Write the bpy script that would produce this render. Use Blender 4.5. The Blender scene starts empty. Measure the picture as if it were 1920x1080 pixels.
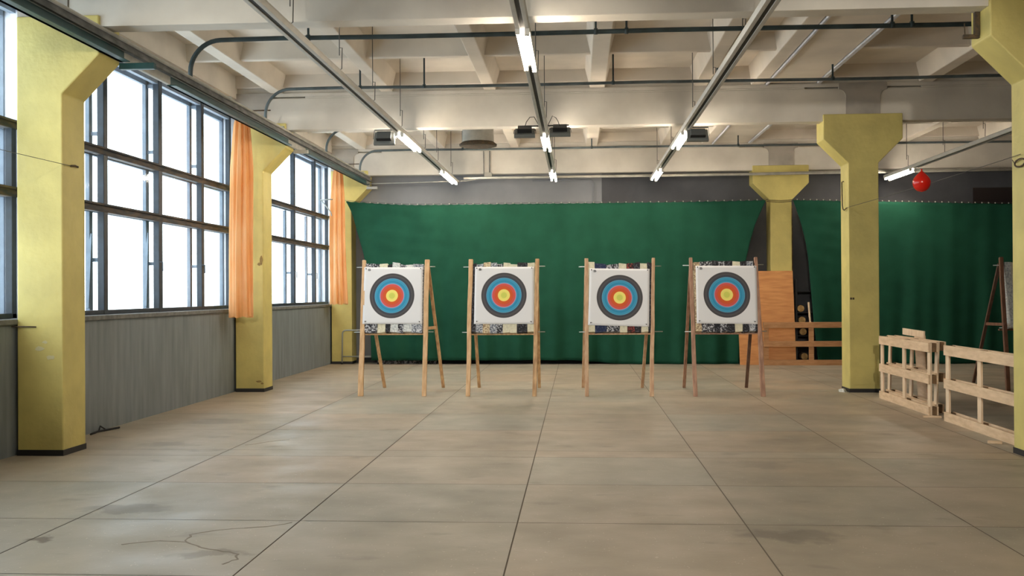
import bpy, math, random
from mathutils import Vector, Matrix
random.seed(7)
PI = math.pi
S = bpy.context.scene
COL = S.collection

# ------------------------------------------------------------------ materials
def lin(c):
    return tuple(((v/255.0)/12.92 if v/255.0 <= 0.04045 else ((v/255.0+0.055)/1.055)**2.4) for v in c[:3]) + (1.0,)

def mat(name, rgb, rough=0.6, metal=0.0, var=0.0, scale=6.0, bump=0.0, bscale=40.0, rgb2=None, lo=0.35, hi=0.65,
        stretch=(1, 1, 1), spec=0.5):
    m = bpy.data.materials.new(name); m.use_nodes = True
    nt = m.node_tree; N = nt.nodes; L = nt.links
    b = N['Principled BSDF']
    b.inputs['Base Color'].default_value = lin(rgb)
    b.inputs['Roughness'].default_value = rough
    b.inputs['Metallic'].default_value = metal
    b.inputs['Specular IOR Level'].default_value = spec
    tc = N.new('ShaderNodeTexCoord'); mp = N.new('ShaderNodeMapping')
    mp.inputs['Scale'].default_value = stretch
    L.new(tc.outputs['Object'], mp.inputs['Vector'])
    if rgb2 is None and var > 0:
        rgb2 = tuple(max(0, int(v*(1-var))) for v in rgb)
    if rgb2 is not None:
        n = N.new('ShaderNodeTexNoise'); n.inputs['Scale'].default_value = scale; n.inputs['Detail'].default_value = 6
        L.new(mp.outputs[0], n.inputs['Vector'])
        r = N.new('ShaderNodeMapRange'); r.inputs['From Min'].default_value = lo; r.inputs['From Max'].default_value = hi
        L.new(n.outputs['Fac'], r.inputs['Value'])
        mx = N.new('ShaderNodeMix'); mx.data_type = 'RGBA'
        mx.inputs[6].default_value = lin(rgb); mx.inputs[7].default_value = lin(rgb2)
        L.new(r.outputs[0], mx.inputs[0]); L.new(mx.outputs[2], b.inputs['Base Color'])
    if bump > 0:
        n2 = N.new('ShaderNodeTexNoise'); n2.inputs['Scale'].default_value = bscale; n2.inputs['Detail'].default_value = 4
        L.new(mp.outputs[0], n2.inputs['Vector'])
        bp = N.new('ShaderNodeBump'); bp.inputs['Strength'].default_value = bump; bp.inputs['Distance'].default_value = 0.02
        L.new(n2.outputs['Fac'], bp.inputs['Height']); L.new(bp.outputs[0], b.inputs['Normal'])
    return m

def emit(name, rgb, strength):
    m = bpy.data.materials.new(name); m.use_nodes = True
    b = m.node_tree.nodes['Principled BSDF']
    b.inputs['Base Color'].default_value = (1, 1, 1, 1)
    b.inputs['Emission Color'].default_value = rgb
    b.inputs['Emission Strength'].default_value = strength
    return m

M = {}
M['yellow'] = mat('yellow_paint', (208, 194, 118), 0.55, var=0.10, scale=2.2, bump=0.25, bscale=14)
M['band'] = mat('black_base_paint', (20, 20, 24), 0.5)
M['ceil'] = mat('ceiling_whitewash', (226, 217, 205), 0.85, var=0.08, scale=1.3, bump=0.15, bscale=10)
M['beam'] = mat('beam_whitewash', (220, 215, 206), 0.85, var=0.08, scale=1.6, bump=0.15, bscale=9)
M['neckp'] = mat('grey_whitewash', (178, 172, 164), 0.85, var=0.12, scale=3)
M['dado'] = mat('grey_dado_paint', (130, 138, 144), 0.5, rgb2=(106, 113, 117), scale=5, stretch=(2, 2, 0.25), lo=0.3, hi=0.7, bump=0.12, bscale=16)
M['jamb'] = mat('white_jamb_plaster', (214, 216, 224), 0.8, var=0.08, scale=8)
M['brick'] = mat('broken_plaster', (70, 62, 58), 0.9, rgb2=(140, 92, 66), scale=14, bump=0.6, bscale=30)
M['backl'] = mat('back_wall_grey', (142, 144, 150), 0.7, var=0.08, scale=1.4, bump=0.1, bscale=8)
M['backr'] = mat('back_wall_charcoal', (84, 86, 92), 0.7, var=0.14, scale=1.6)
M['dark'] = mat('dark_door_paint', (36, 26, 26), 0.6)
M['plainw'] = mat('side_wall_paint', (150, 146, 140), 0.8)
M['sill'] = mat('sill_concrete', (120, 122, 120), 0.8, var=0.2, scale=12)
M['frame'] = mat('window_frame_paint', (36, 48, 62), 0.5, var=0.25, scale=10)
M['frame2'] = mat('hazed_frame_paint', (120, 134, 150), 0.6, var=0.1, scale=8)  # frame paint paled: bloom veil of the bright windows put into the colour
M['trans'] = mat('weathered_transom', (48, 50, 56), 0.7, rgb2=(84, 72, 60), scale=5, stretch=(1, 1, 6), lo=0.4, hi=0.6)
M['teal'] = mat('teal_paint', (18, 74, 76), 0.45, var=0.2, scale=5)
M['rail'] = mat('grey_rail_paint', (128, 128, 126), 0.6, var=0.3, scale=5)
M['pale'] = mat('pale_rail_paint', (182, 180, 172), 0.6, var=0.12, scale=6)
M['pipe'] = mat('pipe_paint', (96, 108, 112), 0.5, var=0.25, scale=4)
M['tealpipe'] = mat('dark_teal_pipe_paint', (52, 70, 76), 0.5, var=0.3, scale=5)
M['wire'] = mat('steel_wire', (88, 88, 86), 0.5, 0.6)
M['rod'] = mat('zinc_rod', (190, 192, 190), 0.35, 0.8)
M['track'] = mat('track_enamel', (196, 194, 188), 0.5, var=0.05)
M['slot'] = mat('track_slot_black', (16, 16, 17), 0.6)
M['flood'] = mat('floodlight_housing', (104, 108, 106), 0.5)
M['flood2'] = mat('floodlight_driver', (76, 80, 82), 0.5)
M['rust'] = mat('rusty_steel', (92, 74, 52), 0.8, rgb2=(60, 52, 44), scale=30)
M['alum'] = mat('grey_tube_steel', (150, 156, 154), 0.4, 0.3)
M['balloon'] = mat('red_balloon_rubber', (205, 30, 18), 0.18)
M['black'] = mat('black_foam', (26, 26, 30), 0.9, bump=0.5)
M['ply'] = mat('plywood', (208, 148, 92), 0.6, rgb2=(188, 126, 74), scale=3, stretch=(1, 1, 7))
M['palw'] = mat('pallet_wood', (226, 198, 166), 0.75, rgb2=(206, 176, 142), scale=4, stretch=(6, 1.2, 6), bump=0.15)
M['palv'] = mat('pallet_wood_upright', (232, 208, 180), 0.75, rgb2=(212, 186, 154), scale=4, stretch=(6, 6, 1.2))
M['palb'] = mat('tan_pallet_wood', (188, 142, 100), 0.75, rgb2=(166, 120, 80), scale=4, stretch=(1.2, 6, 6))
M['block'] = mat('pallet_end_grain', (128, 98, 66), 0.8, rgb2=(92, 70, 48), scale=18)
M['knotw'] = mat('log_end_wood', (188, 158, 104), 0.8, rgb2=(150, 118, 72), scale=20)
M['log'] = mat('log_bark', (86, 66, 46), 0.9, rgb2=(60, 46, 34), scale=12)
M['rack'] = mat('dark_rack_paint', (24, 24, 28), 0.6)
M['paperm'] = mat('printed_black', (40, 40, 46), 0.7)
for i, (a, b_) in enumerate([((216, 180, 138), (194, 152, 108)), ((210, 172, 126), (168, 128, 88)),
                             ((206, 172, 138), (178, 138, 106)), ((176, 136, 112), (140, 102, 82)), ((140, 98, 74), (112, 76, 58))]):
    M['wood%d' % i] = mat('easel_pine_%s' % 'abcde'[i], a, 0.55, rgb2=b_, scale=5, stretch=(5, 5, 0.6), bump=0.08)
M['wood_dark'] = mat('easel_leg_dark_brown', (104, 74, 58), 0.6, rgb2=(80, 56, 44), scale=5, stretch=(5, 5, 0.6))  # darker brown wood for some of the back legs

def speck(name, a, b_, sc, lo, hi):
    return mat(name, a, 0.85, rgb2=b_, scale=sc, lo=lo, hi=hi, bump=0.6, bscale=50)
M['f_cream'] = speck('foam_cream', (226, 220, 196), (206, 200, 178), 30, 0.4, 0.7)
M['f_white'] = speck('foam_white', (222, 224, 222), (176, 180, 184), 40, 0.45, 0.6)
M['f_black'] = speck('foam_black', (30, 30, 36), (84, 84, 92), 45, 0.52, 0.6)
M['f_speck'] = speck('foam_black_white_chips', (40, 40, 48), (196, 196, 202), 44, 0.46, 0.60)
M['f_grey'] = speck('foam_grey_chips', (96, 102, 116), (206, 208, 214), 48, 0.42, 0.60)
M['f_navy'] = speck('foam_navy', (34, 44, 78), (70, 76, 100), 30, 0.5, 0.62)
M['f_red'] = speck('foam_dark_red_chips', (48, 30, 32), (158, 70, 64), 36, 0.48, 0.56)
M['f_brown'] = speck('foam_brown_chips', (150, 124, 100), (218, 202, 168), 50, 0.40, 0.58)

def mat_translucent(name, rgb, rgb2, scale, stretch, tr=0.35):
    m = mat(name, rgb, 0.85, rgb2=rgb2, scale=scale, stretch=stretch, spec=0.15)
    nt = m.node_tree; N = nt.nodes; L = nt.links
    b = N['Principled BSDF']; out = N['Material Output']
    t = N.new('ShaderNodeBsdfTranslucent'); ms = N.new('ShaderNodeMixShader'); ms.inputs[0].default_value = tr
    src = b.inputs['Base Color'].links[0].from_socket
    L.new(src, t.inputs['Color']); L.new(b.outputs[0], ms.inputs[1]); L.new(t.outputs[0], ms.inputs[2])
    L.new(ms.outputs[0], out.inputs['Surface'])
    return m
M['orange'] = mat_translucent('orange_curtain_cloth', (246, 208, 160), (236, 178, 116), 3, (1, 1, 0.4), 0.42)
M['net'] = mat_translucent('green_net_cloth', (30, 80, 62), (26, 72, 55), 3, (1, 1, 1), 0.08)

# glass: mostly clear, a little milky dirt, faint mirror
def mat_glass():
    m = bpy.data.materials.new('dusty_window_glass'); m.use_nodes = True
    nt = m.node_tree; N = nt.nodes; L = nt.links; N.remove(N['Principled BSDF'])
    out = N['Material Output']
    t = N.new('ShaderNodeBsdfTransparent'); t.inputs[0].default_value = (0.93, 0.95, 0.94, 1)
    g = N.new('ShaderNodeBsdfGlossy'); g.inputs['Roughness'].default_value = 0.06
    d = N.new('ShaderNodeBsdfTranslucent'); d.inputs[0].default_value = (0.9, 0.92, 0.92, 1)
    m1 = N.new('ShaderNodeMixShader'); m1.inputs[0].default_value = 0.0
    m2 = N.new('ShaderNodeMixShader'); m2.inputs[0].default_value = 0.05
    L.new(t.outputs[0], m1.inputs[1]); L.new(d.outputs[0], m1.inputs[2])
    L.new(m1.outputs[0], m2.inputs[1]); L.new(g.outputs[0], m2.inputs[2]); L.new(m2.outputs[0], out.inputs['Surface'])
    return m
M['glass'] = mat_glass()

# floor: per-slab tint attribute, chips, soft stains
STAINS = [(-3.32, 6.05, .13, .10, .75, (84, 66, 48)), (-3.15, 6.95, .42, .17, .5, (96, 88, 78)), (-4.25, 11.75, .5, .3, .35, (98, 94, 90)),
          (1.30, 6.35, .42, .16, .45, (92, 86, 80)), (-4.1, 9.95, .3, .2, .3, (92, 88, 84)), (-2.1, 5.72, .3, .10, .45, (104, 94, 80)),
          (2.4, 10.3, .8, .7, .25, (104, 98, 86)), (1.6, 8.9, .35, .2, .25, (100, 94, 84))]
def geo_pos(N):
    return N.new('ShaderNodeNewGeometry').outputs['Position']
def mat_floor():
    m = bpy.data.materials.new('terrazzo_slabs'); m.use_nodes = True
    nt = m.node_tree; N = nt.nodes; L = nt.links; b = N['Principled BSDF']
    tc = N.new('ShaderNodeTexCoord')
    at = N.new('ShaderNodeAttribute'); at.attribute_name = 'tint'
    def noise(s, d=5, vec=None):
        n = N.new('ShaderNodeTexNoise'); n.inputs['Scale'].default_value = s; n.inputs['Detail'].default_value = d
        L.new(vec or tc.outputs['Object'], n.inputs['Vector']); return n.outputs['Fac']
    def rng(v, a, b2, c=0.0, d=1.0):
        r = N.new('ShaderNodeMapRange'); L.new(v, r.inputs['Value'])
        for k, x in zip(('From Min', 'From Max', 'To Min', 'To Max'), (a, b2, c, d)): r.inputs[k].default_value = x
        return r.outputs[0]
    def mix(f, a, b2, mode='MIX'):
        x = N.new('ShaderNodeMix'); x.data_type = 'RGBA'; x.blend_type = mode
        for s, v in ((0, f), (6, a), (7, b2)):
            if hasattr(v, 'links') or hasattr(v, 'is_linked'): L.new(v, x.inputs[s])
            else: x.inputs[s].default_value = v
        return x.outputs[2]
    c = mix(rng(noise(0.9), 0.3, 0.7), lin((172, 161, 146)), lin((150, 144, 132)))
    c = mix(1.0, c, at.outputs['Color'], 'MULTIPLY')
    # crushed stone chips
    vo = N.new('ShaderNodeTexVoronoi'); vo.inputs['Scale'].default_value = 38; L.new(tc.outputs['Object'], vo.inputs['Vector'])
    chip = N.new('ShaderNodeMath'); chip.operation = 'MULTIPLY'
    L.new(rng(vo.outputs['Distance'], 0.2, 0.12), chip.inputs[0]); L.new(rng(noise(14, 2), 0.52, 0.66), chip.inputs[1])
    c = mix(chip.outputs[0], c, lin((208, 198, 182)))
    # long greyish smears running across the room and darker grime patches
    mp = N.new('ShaderNodeMapping'); mp.inputs['Scale'].default_value = (0.7, 1.3, 1); L.new(tc.outputs['Object'], mp.inputs['Vector'])
    c = mix(rng(noise(1.3, 7, mp.outputs[0]), 0.5, 0.8, 0, 0.28), c, lin((112, 104, 94)))
    mp2 = N.new('ShaderNodeMapping'); mp2.inputs['Location'].default_value = (3.1, 1.7, 0); mp2.inputs['Scale'].default_value = (0.8, 1.5, 1)
    L.new(tc.outputs['Object'], mp2.inputs['Vector'])
    c = mix(rng(noise(2.2, 9, mp2.outputs[0]), 0.62, 0.76, 0, 0.45), c, lin((84, 76, 68)))
    # stains with shapes of their own
    wn = N.new('ShaderNodeTexNoise'); wn.inputs['Scale'].default_value = 5; wn.inputs['Detail'].default_value = 6
    L.new(tc.outputs['Object'], wn.inputs['Vector'])
    wv = N.new('ShaderNodeVectorMath'); wv.operation = 'MULTIPLY_ADD'; wv.inputs[1].default_value = (.55, .55, 0)
    L.new(wn.outputs['Color'], wv.inputs[0]); L.new(geo_pos(N), wv.inputs[2])
    for (x, y, sx_, sy_, k, col) in STAINS:
        m3 = N.new('ShaderNodeVectorMath'); m3.operation = 'SUBTRACT'; L.new(wv.outputs[0], m3.inputs[0]); m3.inputs[1].default_value = (x+.275, y+.275, 0)
        m4 = N.new('ShaderNodeVectorMath'); m4.operation = 'MULTIPLY'; L.new(m3.outputs[0], m4.inputs[0]); m4.inputs[1].default_value = (1/sx_, 1/sy_, 0)
        m5 = N.new('ShaderNodeVectorMath'); m5.operation = 'LENGTH'; L.new(m4.outputs[0], m5.inputs[0])
        c = mix(rng(m5.outputs['Value'], 1.0, .55, 0, k), c, lin(col))
    L.new(c, b.inputs['Base Color'])
    L.new(rng(noise(1.8, 6), 0.3, 0.7, 0.36, 0.6), b.inputs['Roughness'])
    b.inputs['Specular IOR Level'].default_value = 0.35
    bp = N.new('ShaderNodeBump'); bp.inputs['Strength'].default_value = 0.12; bp.inputs['Distance'].default_value = 0.01
    L.new(noise(25), bp.inputs['Height']); L.new(bp.outputs[0], b.inputs['Normal'])
    return m
M['floor'] = mat_floor()
M['joint'] = mat('floor_joint_dirt', (112, 104, 94), 0.9)
M['crack'] = mat('crack_dirt', (134, 124, 110), 0.9)

def mat_target():
    m = bpy.data.materials.new('target_face_print'); m.use_nodes = True
    nt = m.node_tree; N = nt.nodes; L = nt.links; b = N['Principled BSDF']
    uv = N.new('ShaderNodeUVMap'); uv.uv_map = 'rings'
    ln = N.new('ShaderNodeVectorMath'); ln.operation = 'LENGTH'; L.new(uv.outputs[0], ln.inputs[0])
    dv = N.new('ShaderNodeMath'); dv.operation = 'DIVIDE'; dv.inputs[1].default_value = 0.35; L.new(ln.outputs['Value'], dv.inputs[0])
    cr = N.new('ShaderNodeValToRGB'); cr.color_ramp.interpolation = 'LINEAR'
    E = [(0.0, (206, 208, 98)), (0.12, (208, 210, 104)), (0.135, (232, 222, 118)), (0.235, (240, 226, 124)), (0.25, (244, 210, 124)), (0.262, (206, 92, 44)),
         (0.37, (208, 92, 54)), (0.375, (190, 76, 50)), (0.385, (206, 90, 74)), (0.485, (204, 88, 84)), (0.50, (190, 136, 160)), (0.52, (150, 158, 194)), (0.535, (66, 150, 188)),
         (0.625, (48, 132, 172)), (0.635, (66, 152, 190)), (0.72, (66, 148, 184)), (0.735, (120, 172, 200)), (0.75, (58, 68, 84)),
         (0.845, (78, 76, 80)), (0.855, (108, 104, 104)), (0.865, (80, 78, 80)), (0.955, (72, 70, 74)), (0.965, (222, 222, 226)), (1.0, (224, 224, 228))]
    el = cr.color_ramp.elements
    el[0].position = 0; el[0].color = lin(E[0][1]); el[1].position = 1; el[1].color = lin(E[-1][1])
    for p, c in E[1:-1]:
        e = el.new(p); e.color = lin(c)
    L.new(dv.outputs[0], cr.inputs[0]); L.new(cr.outputs[0], b.inputs['Base Color'])
    b.inputs['Roughness'].default_value = 0.75; b.inputs['Specular IOR Level'].default_value = 0.2
    return m
M['target'] = mat_target()
M['tube'] = emit('lit_fluorescent_tube', (1.0, 0.86, 0.68, 1), 80.0)

# ------------------------------------------------------------------ mesh helper
class MB:
    def __init__(s): s.v = []; s.f = []; s.sm = []
    def add(s, vs, fs, smooth=False):
        o = len(s.v); s.v += [tuple(x) for x in vs]; s.f += [tuple(i+o for i in f) for f in fs]; s.sm += [smooth]*len(fs); return s
    def box(s, x0, x1, y0, y1, z0, z1):
        return s.add([(x0, y0, z0), (x1, y0, z0), (x1, y1, z0), (x0, y1, z0), (x0, y0, z1), (x1, y0, z1), (x1, y1, z1), (x0, y1, z1)],
                     [(0, 3, 2, 1), (4, 5, 6, 7), (0, 1, 5, 4), (1, 2, 6, 5), (2, 3, 7, 6), (3, 0, 4, 7)])
    def bar(s, p, q, w, h, side=(1, 0, 0)):
        p = Vector(p); q = Vector(q); d = (q-p).normalized(); a = Vector(side); a = (a-d*a.dot(d)).normalized(); b = d.cross(a)
        c = [(-1, -1), (1, -1), (1, 1), (-1, 1)]
        vs = [p+a*(i*w/2)+b*(j*h/2) for i, j in c]+[q+a*(i*w/2)+b*(j*h/2) for i, j in c]
        return s.add(vs, [(0, 3, 2, 1), (4, 5, 6, 7), (0, 1, 5, 4), (1, 2, 6, 5), (2, 3, 7, 6), (3, 0, 4, 7)])
    def prism(s, prof, y0, y1, axis='Y'):
        n = len(prof)
        if axis == 'Y': vs = [(x, y0, z) for x, z in prof]+[(x, y1, z) for x, z in prof]
        else: vs = [(y0, x, z) for x, z in prof]+[(y1, x, z) for x, z in prof]
        return s.add(vs, [tuple(range(n)), tuple(range(2*n-1, n-1, -1))]+[(i, i+n, (i+1) % n+n, (i+1) % n) for i in range(n)])
    def tube(s, pts, r, seg=8, closed=False):
        pts = [Vector(p) for p in pts]; n = len(pts); vs = []; prev = None
        for i, p in enumerate(pts):
            d = (pts[min(i+1, n-1)]-pts[max(i-1, 0)]).normalized()
            if prev is None:
                a = Vector((0, 0, 1)) if abs(d.z) < 0.9 else Vector((1, 0, 0))
            else: a = prev
            a = (a-d*a.dot(d)).normalized(); prev = a; b = d.cross(a)
            rr = r[i] if isinstance(r, (list, tuple)) else r
            vs += [p+a*math.cos(2*PI*k/seg)*rr+b*math.sin(2*PI*k/seg)*rr for k in range(seg)]
        fs = [(i*seg+k, i*seg+(k+1) % seg, (i+1)*seg+(k+1) % seg, (i+1)*seg+k) for i in range(n-1) for k in range(seg)]
        s.add(vs, fs, True)
        o = len(s.v)-len(vs); s.f += [tuple(o+k for k in range(seg-1, -1, -1)), tuple(o+(n-1)*seg+k for k in range(seg))]; s.sm += [False, False]
        return s
    def lathe(s, prof, c, seg=24, smooth=True):
        vs = [(c[0]+r*math.cos(2*PI*k/seg), c[1]+r*math.sin(2*PI*k/seg), c[2]+z) for r, z in prof for k in range(seg)]
        fs = [(i*seg+k, i*seg+(k+1) % seg, (i+1)*seg+(k+1) % seg, (i+1)*seg+k) for i in range(len(prof)-1) for k in range(seg)]
        return s.add(vs, fs, smooth)
    def grid(s, P, nu, nv, smooth=True):
        vs = [P(i/nu, j/nv) for j in range(nv+1) for i in range(nu+1)]
        fs = [(j*(nu+1)+i, j*(nu+1)+i+1, (j+1)*(nu+1)+i+1, (j+1)*(nu+1)+i) for j in range(nv) for i in range(nu)]
        return s.add(vs, fs, smooth)
    def build(s, name, m, parent=None, bevel=0.0, solid=0.0):
        o0 = parent.get('_o', (0, 0, 0)) if parent is not None else (0, 0, 0)
        if parent is None:
            xs = [v[0] for v in s.v]; ys = [v[1] for v in s.v]; zs = [v[2] for v in s.v]
            o0 = ((min(xs)+max(xs))/2, (min(ys)+max(ys))/2, min(zs))
        me = bpy.data.meshes.new(name)
        me.from_pydata([(x-o0[0], y-o0[1], z-o0[2]) for x, y, z in s.v], [], s.f)
        me.polygons.foreach_set('use_smooth', s.sm); me.validate(); me.update()
        import bmesh
        bm = bmesh.new(); bm.from_mesh(me); bmesh.ops.recalc_face_normals(bm, faces=bm.faces); bm.to_mesh(me); bm.free()
        for mm in (m if isinstance(m, (list, tuple)) else [m]): me.materials.append(mm)
        ob = bpy.data.objects.new(name, me); COL.objects.link(ob)
        if parent is not None:
            ob.parent = parent; ob['_o'] = tuple(o0)
        else:
            ob.location = o0; ob['_o'] = tuple(o0)
        if bevel > 0:
            b = ob.modifiers.new('bevel', 'BEVEL'); b.width = bevel; b.segments = 2; b.limit_method = 'ANGLE'
        if solid > 0:
            b = ob.modifiers.new('solid', 'SOLIDIFY'); b.thickness = solid; b.offset = 0
        return ob

def thing(name, label, cat, loc, group=None):
    o = bpy.data.objects.new(name, None); COL.objects.link(o); o.location = loc; o.empty_display_size = 0.2
    o['_o'] = tuple(loc); return tag(o, label, cat, group)
def tag(o, label, cat, group=None, kind=None):
    if label: o['label'] = label
    if cat: o['category'] = cat
    if group: o['group'] = group
    if kind: o['kind'] = kind
    return o
def struct(o): o['kind'] = 'structure'; return o
def arc(c, r, a0, a1, n, fn): return [fn(c, r, a0+(a1-a0)*k/n) for k in range(n+1)]

# ------------------------------------------------------------------ key dimensions (metres)
WL = -5.27                 # inner face of the window wall
ROWS = [-9.07, -2.98, 3.11, 9.20, 15.29, 21.38]   # front faces of the column rows
CW = 0.44
BY = 21.84                 # back wall
FY = -9.2
XR = 13.4
SOF = 4.85                 # slab soffit
RIBZ = 4.58
BZ = 4.015                 # beam soffit

# ------------------------------------------------------------------ floor
xs = [WL-0.3, -3.36, -1.84, -0.40, 1.07, 2.50, 3.97, 4.45, 5.9, 7.35, 8.8, 10.25, 11.7, XR]
ys = [FY, -7.4, -5.95, -4.5, -3.0, -2.62, -1.2, 0.2, 1.6, 3.10, 3.46, 4.2, 5.3, 6.62, 7.94, 9.26, 9.62, 11.05, 12.53, 13.95, 15.35, 15.71, 17.15, 18.6, 20.0, 21.4, BY]
fl = MB(); tints = []
rnd = random.Random(11)
for i in range(len(xs)-1):
    for j in range(len(ys)-1):
        g = 0.0045
        x0, x1, y0, y1 = xs[i]+g, xs[i+1]-g, ys[j]+g, ys[j+1]-g
        t = rnd.random(); v = 0.93+0.12*rnd.random()
        tints.append((v*(1.0+0.08*t), v*(1.02-0.035*t), v*(1.0-0.10*t)))
        fl.add([(x0, y0, 0), (x1, y0, 0), (x1, y1, 0), (x0, y1, 0)], [(0, 1, 2, 3)])
floor = struct(fl.build('floor', M['floor']))
for p in floor.data.polygons:
    if p.normal.z < 0: p.flip()
at = floor.data.color_attributes.new('tint', 'FLOAT_COLOR', 'CORNER')
for p, t in zip(floor.data.polygons, tints):
    for li in p.loop_indices: at.data[li].color = (t[0], t[1], t[2], 1)
MB().box(xs[0], XR, FY, BY, -0.2, -0.004).build('joint_bed', M['joint'], floor)
# hairline cracks in the near-left slabs
ck = MB()
for path, w in [([(-2.75, 5.95), (-2.55, 6.05), (-2.38, 6.02), (-2.18, 5.86), (-1.98, 5.78), (-1.93, 5.65), (-1.99, 5.5)], 0.011),
                ([(-2.38, 6.02), (-2.42, 6.22), (-2.27, 6.36), (-2.0, 6.45), (-1.84, 6.6)], 0.010),
                ([(-3.3, 9.9), (-3.05, 10.25), (-2.95, 10.3)], 0.010)]:
    q = []
    for k in range(len(path)-1):
        for s_ in range(4):
            f = s_/4; q.append((path[k][0]*(1-f)+path[k+1][0]*f+rnd.uniform(-.012, .012), path[k][1]*(1-f)+path[k+1][1]*f+rnd.uniform(-.012, .012)))
    for k in range(len(q)-1):
        ck.bar((q[k][0], q[k][1], 0.0005), (q[k+1][0], q[k+1][1], 0.0005), w*rnd.uniform(.5, 1.4), 0.001, (q[k+1][1]-q[k][1]+1e-4, q[k][0]-q[k+1][0], 0))
ck.build('crack', M['crack'], floor)

# ------------------------------------------------------------------ window wall
SILL = 1.28; WT = 4.28
bays = []
for k in range(len(ROWS)-1):
    a = ROWS[k]+0.44; b = ROWS[k+1]+(0.20)
    bays.append((a, b))
w = MB().box(WL-0.45, WL, FY, BY, -0.05, SILL-0.02)
wall_left = struct(w.build('wall_left', M['dado']))
up = MB().box(WL-0.45, WL, FY, BY, WT, SOF+0.2)
MB().box(WL, WL+0.05, FY, BY, 4.50, SOF).build('edge_beam', M['ceil'], wall_left)
edges = [FY]+[e for ab in bays[2:] for e in ab]+[BY]  # first stretch: unseen bays bricked up to cut daylight on the nearest column
for k in range(0, len(edges), 2):
    e0, e1 = edges[k], edges[k+1]
    sp_ = e0+.19 if k > 0 else e0      # splayed reveal, wider toward the outside
    lo_ = [(WL-.02, e0), (WL-.02, e1), (WL-.45, e1), (WL-.45, sp_)]
    up.add([(x, y, z) for z in (SILL-.02, WT) for x, y in lo_], [(0, 1, 2, 3), (7, 6, 5, 4), (0, 4, 5, 1), (1, 5, 6, 2), (2, 6, 7, 3), (3, 7, 4, 0)])
up.build('upper_wall', M['jamb'], wall_left)
br = MB()
br.box(WL-0.03, WL-0.004, 9.43, 9.63, 1.29, 3.2)
br.build('exposed_brick', M['brick'], wall_left, bevel=0.01)

def window(n, y0, y1, mull, det):
    W = thing('window_%d' % n, None, None, (WL-0.13, (y0+y1)/2, SILL)); struct(W)
    XI, XO = -5.40, -5.56
    z1, z2 = (2.44, 2.54), (3.09, 3.18)
    fr = MB()
    fr.box(XI-.035, XI+.035, y0, y0+.09, SILL, WT).box(XI-.035, XI+.035, y1-.08, y1, SILL, WT if n != 4 else z2[1])
    fr.box(XI-.035, XI+.035, y0, y1, SILL, SILL+.05)
    for y, wd in mull: fr.box(XI-.04, XI+.04, y-wd/2, y+wd/2, SILL, WT)
    fr.build('frame', M['frame'], W, bevel=.006)
    tr = MB()
    for za, zb in (z1, z2):
        tr.box(XI-.04, XI+.045, y0, y1, za, zb)
        tr.box(XI+.0, XI+.075, y0, y1, zb-.03, zb-.008)
    tr.build('transom', M['trans'], W, bevel=.005)
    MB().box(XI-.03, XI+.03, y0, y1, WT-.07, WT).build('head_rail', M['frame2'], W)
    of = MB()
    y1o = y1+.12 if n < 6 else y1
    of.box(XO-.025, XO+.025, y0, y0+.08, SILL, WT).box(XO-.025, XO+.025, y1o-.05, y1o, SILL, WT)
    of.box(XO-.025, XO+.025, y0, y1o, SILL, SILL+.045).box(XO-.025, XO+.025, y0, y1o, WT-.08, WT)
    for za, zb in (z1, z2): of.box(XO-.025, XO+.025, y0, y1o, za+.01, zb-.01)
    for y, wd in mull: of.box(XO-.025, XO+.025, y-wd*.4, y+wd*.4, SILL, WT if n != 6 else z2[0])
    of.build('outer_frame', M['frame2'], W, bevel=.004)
    if det:
        for y, wd in mull:
            for z in (4.19, 3.34, 1.9):
                if z > 3 and y > 16: continue
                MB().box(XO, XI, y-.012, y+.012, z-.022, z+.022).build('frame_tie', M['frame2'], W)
        h = MB()
        for y, wd in mull[1:3]:
            h.tube([(XI+.05, y-.06, 1.92), (XI+.085, y-.06, 1.92), (XI+.085, y-.06, 1.80)], .008, 6)
        h.build('handle', M['frame'], W)
        if n == 5:
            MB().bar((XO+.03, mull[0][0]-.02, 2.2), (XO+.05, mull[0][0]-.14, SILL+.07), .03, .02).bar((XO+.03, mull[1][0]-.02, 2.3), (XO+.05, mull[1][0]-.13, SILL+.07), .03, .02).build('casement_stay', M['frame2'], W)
    ys_ = [y0+.05]+[m_[0] for m_ in mull]+[y1-.04]
    for i in range(len(ys_)-1):
        for za, zb in ((SILL+.04, z1[0]+.02), (z1[1]-.02, z2[0]+.02), (z2[1]-.02, WT-.04)):
            MB().box(XI-.004, XI, ys_[i], ys_[i+1], za, zb).build('pane', M['glass'], W)
    MB().box(WL-.45, WL+.035, y0-.02, y1+.02, SILL-.055, SILL-.003).build('sill', M['sill'], W, bevel=.008)
    return W
window(5, bays[3][0], bays[3][1], [(11.26, .10), (12.79, .115), (14.27, .10)], True)
window(6, bays[4][0], bays[4][1]+.10, [(17.45, .08), (19.03, .09), (20.55, .085)], True)
window(4, bays[2][0], bays[2][1]+.02, [(5.05, .1), (6.6, .1), (8.15, .1)], False)

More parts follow.
